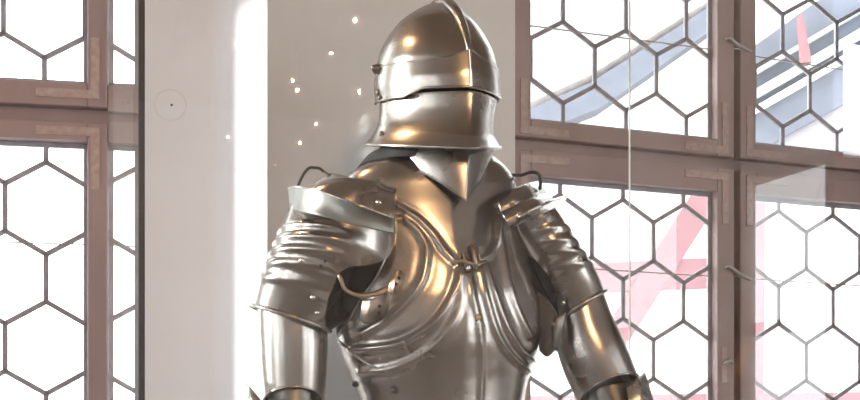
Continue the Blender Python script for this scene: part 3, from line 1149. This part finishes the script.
# the skull keeps a low rope-like comb over its middle line; the visor is a second plate over the front
m, n = G.shape[:2]
tt = np.linspace(0, 2 * math.pi, n, endpoint=False)
front_w = np.exp(-((np.angle(np.exp(1j * (tt - math.pi / 2)))) / .07) ** 2)
back_w = np.exp(-((np.angle(np.exp(1j * (tt + math.pi / 2)))) / .07) ** 2)
rowf = np.linspace(0, 1, m)
skull_mb = grid_mb(G[:int(m * .999)], cap_top=True)
sk = plate('helmet', skull_mb)
# comb
cpts = []
jf, jb = int(n * .25), int(n * .75)
for i in range(int(m * .72), 0, -3):
    cpts.append(G[i, jf] + N[i, jf] * .001)
for i in range(1, int(m * .55), 3):
    cpts.append(G[i, jb] + N[i, jb] * .001)
k = len(cpts)
rr = [.003 + .0095 * math.sin(math.pi * min(1, max(0, .02 + i / (k - 1) * .98))) ** .75 for i in range(k)]
t = MB(); t.tube(cpts, rr, 14)
t.build('comb', S, sk, smooth=True)
# visor (brow to sight): front arc pushed outwards
i0, i1 = int(m * .76), m - 1
jj = np.arange(int(n * .25) - int(n * .30), int(n * .25) + int(n * .30) + 1) % n
V = []
for i in range(i0, i1 + 1):
    f = (i - i0) / (i1 - i0)
    V.append(G[i, jj] + N[i, jj] * (.0035 + .004 * f))
V = np.array(V)
ang = np.linspace(-1, 1, len(jj))
for a_ in range(V.shape[0]):                # brow edge rises towards the ridge in a cusp, dips beside it
    f = a_ / (V.shape[0] - 1)
    V[a_, :, 2] += (1 - f) * (.020 * np.exp(-(np.abs(ang) / .16) ** 1.3) - .004)
    V[a_, :, 2] -= f ** 2 * .014 * np.clip((ang - .36) / .16, 0, 1)      # pivot arm overlaps the lower plate beside the sight
vis_mb = grid_mb(V, closed=False)
vis = plate('visor', vis_mb, None, sk, solid=.003)
t = MB(); t.tube([Vector(p) for p in V[-1]], .0028, 8); t.build('sight_edge', S, vis, smooth=True)
t = MB(); t.tube([Vector(p) for p in V[0]], .0016, 8); t.build('brow_edge', S, vis, smooth=True)
t = MB(); t.tube([Vector(p) for p in V[:, len(jj) // 2]], .003, 8); t.build('ridge', S, vis, smooth=True)
# lower visor
LK = [
    (379.5, 101, 496, 102, 2.40, 1.18, .14, .18),
    (379.5, 112, 494.5, 113, 2.40, 1.18, .16, .20),
    (378, 123, 493.5, 124, 2.40, 1.19, .19, .22),
    (374, 132, 494, 134, 2.40, 1.20, .22, .23),
    (369, 139, 497, 141, 2.40, 1.22, .25, .23),
    (364.5, 144, 501, 147.5, 2.40, 1.23, .26, .23),
]
G3 = loft(LK, 60, 240, HYAW, e=1.7, rw=.9, back=.9)
lv_mb = grid_mb(G3)
lv = plate('lower_visor', lv_mb, None, sk)
t = MB(); t.tube([Vector(p) for p in G3[-1][::2]], .003, 8, closed=True); t.build('rolled_rim', S, lv, smooth=True)
t = MB(); t.tube([Vector(p) for p in G3[0][::2]], .0018, 8, closed=True); t.build('sight_edge', S, lv, smooth=True)
# dark padded lining inside
IK = [(388, 70, 486, 70, 2.40, 1.15, .1, 0), (386, 110, 487, 110, 2.40, 1.15, .12, 0), (382, 145, 488, 147, 2.40, 1.15, .1, 0), (366, 158, 484, 160, 2.41, 1.1, .0, 0), (357, 169, 482, 172, 2.42, 1.1, .0, 0)]
plate('lining', grid_mb(loft(IK, 40, 90, HYAW, back=.9), cap_top=True), M['cloth'], sk, solid=0)
# bevor with a pointed lower edge
VK = [
    (389, 132, 494, 134, 2.385, 1.05, .15, .15, 0),
    (388, 145, 494, 148, 2.385, 1.05, .15, .18, .012),
    (388.5, 156, 491, 157, 2.38, 1.06, .15, .20, .042),
    (391, 166, 487, 165, 2.375, 1.08, .15, .22, .075),
]
G4 = loft(VK, 50, 240, HYAW, e=1.9, rw=.9, back=.8)
jf = int(n * .25)
jj2 = np.arange(jf - int(n * .24), jf + int(n * .36) + 1)
bv_mb = grid_mb(G4[:, jj2], closed=False)
bev = plate('bevor', bv_mb, None, sk, solid=.003)
t = MB(); t.tube([Vector(p) for p in G4[-1][jj2]], .0022, 8); t.build('lower_edge', S, bev, smooth=True)
# studs
TH = bvh([skull_mb, lv_mb, vis_mb])
t = MB()
base = W(376.8, 69.5, 2.36)
t.tube([base + Vector((.006, 0, 0)), base + Vector((-.002, -.004, 0)), base + Vector((-.007, -.008, .002)), base + Vector((-.0105, -.01, .003))], [.0105, .010, .0055, .002], 14)
tag(t.build('pivot_stud', M['steel_dark'], sk, smooth=True), 'pointed dark pivot stud')
for px, py in ((378.5, 92.5), (380.5, 98), (381.5, 134)):
    for dx in range(0, 14):
        p, nn = hit(TH, px + dx * .5, py)
        if p:
            break
    if p:
        t = MB(); t.dome(p, nn, .0062, .0055); t.build('rivet', M['steel_dark'], sk, smooth=True)

# ------------------------------------------------------------------ notice on the right window
cz0 = RP.uz(843, 43, -.024); cz1 = RP.uz(843, 156.5, -.024)
nb = MB()
wbox(nb, RP, cz0[0], cz0[0] + .19, -.0252, -.0244, cz1[1], cz0[1])
tag(nb.build('paper_notice', M['paper']), 'blank white paper sheet fixed over the panes of the right window', 'paper')

# ------------------------------------------------------------------ gallery lamps behind the viewer (seen mirrored in the case front), and added wall washers
fp = c_bl + cf * CD
nrm = cf.copy()


def lamp_at(px, py, zc):
    d = W(px, py, 1.0) - Vector((0, 0, ZC))
    o = Vector((0, 0, ZC))
    t_ = (fp - o).dot(nrm) / d.dot(nrm)
    h = o + d * t_
    r = d - nrm * (2 * d.dot(nrm))
    return h + r * ((zc - h.z) / r.z)


LZ = TOPZ - .22
target = Vector((.05, 2.4, 1.9))
spots = [(297, 90), (331, 53), (355, 20), (237, 43), (420, -40), (330, -60)]
lab = ['nearest to the back wall', 'second from the back wall', 'third from the back wall', 'beside the left row', 'fourth from the back wall', 'above the viewer']


def spotlight(p, aim, label, energy, cone):
    r = empty('spotlight', p)
    tag(r, label, 'lamp', 'gallery ceiling spotlights')
    d = (aim - p).normalized()
    t = MB(); t.tube([p - d * .12, p - d * .02], [.04, .045], 18); t.build('housing', M['lamp_body'], r, smooth=True, sharp=40)
    t = MB(); t.tube([p - d * .08, Vector((p.x - d.x * .08, p.y - d.y * .08, TOPZ))], .012, 10); t.build('stem', M['lamp_body'], r, smooth=True, sharp=40)
    t = MB(); t.dome(p - d * .02, d, .006, .008, 18, 6); t.build('bulb', M['bulb'], r, smooth=True)
    ld = bpy.data.lights.new('halogen', 'SPOT')
    ld.energy = energy
    ld.color = (1, .62, .32)
    ld.spot_size = math.radians(cone)
    ld.spot_blend = .6
    ld.shadow_soft_size = .004
    lo = bpy.data.objects.new('halogen_beam', ld)
    COL.objects.link(lo)
    lo.parent = r
    lo.matrix_local = Matrix.Translation(d * .03) @ d.to_track_quat('-Z', 'Y').to_matrix().to_4x4()


for i, (px, py) in enumerate(spots):
    p = lamp_at(px, py, LZ)
    p.x = min(max(p.x, XL + .3), XR - .3)
    p.y = max(p.y, YB + .3)
    spotlight(p, target, 'black ceiling spotlight with warm halogen bulb, ' + lab[i], 30, 40)
q, nn = hit(TLL, 345, 190)
d_ = (q - Vector((0, 0, ZC))).normalized()
r_ = d_ - nn * (2 * d_.dot(nn))
if r_.z > .15:
    p = q + r_ * ((LZ - q.z) / r_.z)
    p.x = min(max(p.x, XL + .3), XR - .3)
    p.y = min(max(p.y, YB + .3), 2.3)
    spotlight(p, q, 'black ceiling spotlight hanging between the left window and the armour', 32, 36)
for x, where in ((-1.6, 'towards the left'), (.4, 'in the middle'), (2.4, 'towards the right')):  # added wall washers, out of view, to warm the room mirrored in the steel
    spotlight(Vector((x, -2.6, LZ)), Vector((x, YB, 1.9)), 'added black ceiling spotlight, unseen, washing the back wall ' + where, 25, 90)

# ------------------------------------------------------------------ outside: half-timbered house over the courtyard
HYD = 9.0


def ebox(mb, pts, Y, depth):
    """prism with a polygonal face given in sight lines at depth Y, extruded back"""
    n = len(pts)
    a = [W(px, py, Y) for px, py in pts]
    b = [p + Vector((0, depth, 0)) for p in a]
    mb.add(a + b, [tuple(range(n)), tuple(range(n, 2 * n))[::-1]] + [(i, n + i, n + (i + 1) % n, (i + 1) % n) for i in range(n)])


house = empty('timbered_house', (2.2, HYD, -4))
tag(house, 'pale plastered house with red timber framing and slate roof seen through the right window', 'building')
mb = MB(); ebox(mb, [(470, 1000), (470, 160), (530, 126), (760, -22), (1100, 160), (1100, 1000)], HYD, 2.5); mb.build('plaster_wall', M['plaster'], house, recalc=True)
beams = [
    [(591, 263), (752, 256), (752, 286), (591, 293)],
    [(590, 352), (692, 194), (724, 194), (622, 352)],
    [(753, 196), (766, 196), (763, 420), (750, 420)],
    [(500, 396), (940, 391), (940, 418), (500, 424)],
]
for k, b in enumerate(beams):
    mb = MB(); ebox(mb, b, HYD - .04 - .013 * k, .1 + .013 * k); mb.build('timber_beam', M['timber'], house, recalc=True)
mb = MB(); ebox(mb, [(500, 147), (500, 122), (590, 83), (757, -24), (757, -2), (600, 108)], HYD - .22, .3); mb.build('barge_board', M['slate'], house, recalc=True)
mb = MB(); ebox(mb, [(470, 130), (590, 75), (757, -30), (757, -60), (600, -30), (470, 30)], HYD + .3, 2); mb.build('tiled_roof', M['tile'], house, recalc=True)
mb = MB(); ebox(mb, [(735, 165), (735, 60), (860, -30), (960, -60), (960, 40), (800, 128)], HYD - .12, .2); mb.build('slate_roof', M['slate'], house, recalc=True)
for pts, mt in (([(740, 108), (740, 98), (960, -30), (960, -18)], 'zinc'), ([(740, 122), (740, 115), (960, -12), (960, -4)], 'plaster'), ([(740, 84), (740, 79), (960, -52), (960, -46)], 'zinc')):
    mb = MB(); ebox(mb, pts, HYD - .2, .1); mb.build('gutter', M[mt], house, recalc=True)
mb = MB(); ebox(mb, [(735, 185), (735, 150), (800, 110), (960, 30), (960, 190)], HYD - .08, .07); mb.build('side_wall', M['lilac'], house, recalc=True)
mb = MB(); ebox(mb, [(804, 62), (800.5, 14), (802.5, 12), (808, 40), (812, 62)], HYD - .4, .1); mb.build('finial', M['timber'], house, recalc=True)
mb = MB(); mb.box((-30, 4.6, -4.2), (60, 0, 0), (0, 50, 0), (0, 0, .2)); tag(struct('courtyard_ground', mb, M['ground']))

# ------------------------------------------------------------------ sky
w = bpy.data.worlds.new('sky')
SC.world = w
w.use_nodes = True
bg = w.node_tree.nodes['Background']
bg.inputs['Color'].default_value = (.94, .965, 1.0, 1)
bg.inputs['Strength'].default_value = 6.3

sl = bpy.data.lights.new('sun', 'SUN')
sl.energy = 7.0
sl.color = (1, .97, .93)
sl.angle = math.radians(1.5)
so = bpy.data.objects.new('sun', sl)
COL.objects.link(so)
so.rotation_euler = Vector((-.984, -.174, .22)).to_track_quat('Z', 'Y').to_euler()
so.location = (-9, 5, 5)

# ------------------------------------------------------------------ camera and view
cam = bpy.data.cameras.new('camera')
co = bpy.data.objects.new('camera', cam)
COL.objects.link(co)
co.location = (0, 0, ZC)
co.rotation_euler = (math.pi / 2, 0, 0)
cam.sensor_fit = 'HORIZONTAL'
cam.sensor_width = 36
cam.lens = F / 860 * 36
cam.shift_y = (HY - 200) / 860
cam.clip_start = .02
SC.camera = co
SC.view_settings.view_transform = 'Standard'
SC.view_settings.look = 'None'
SC.view_settings.gamma = 1
SC.view_settings.use_curve_mapping = False
SC.view_settings.exposure = 0.05
SC.cycles.use_denoising = True
SC.cycles.max_bounces = 14
SC.cycles.diffuse_bounces = 5
SC.cycles.glossy_bounces = 6
SC.cycles.transparent_max_bounces = 24
SC.cycles.sample_clamp_indirect = 4
SC.cycles.caustics_reflective = False
SC.cycles.caustics_refractive = False
SC.cycles.blur_glossy = 1.0
SC.cycles.denoising_prefilter = 'ACCURATE'
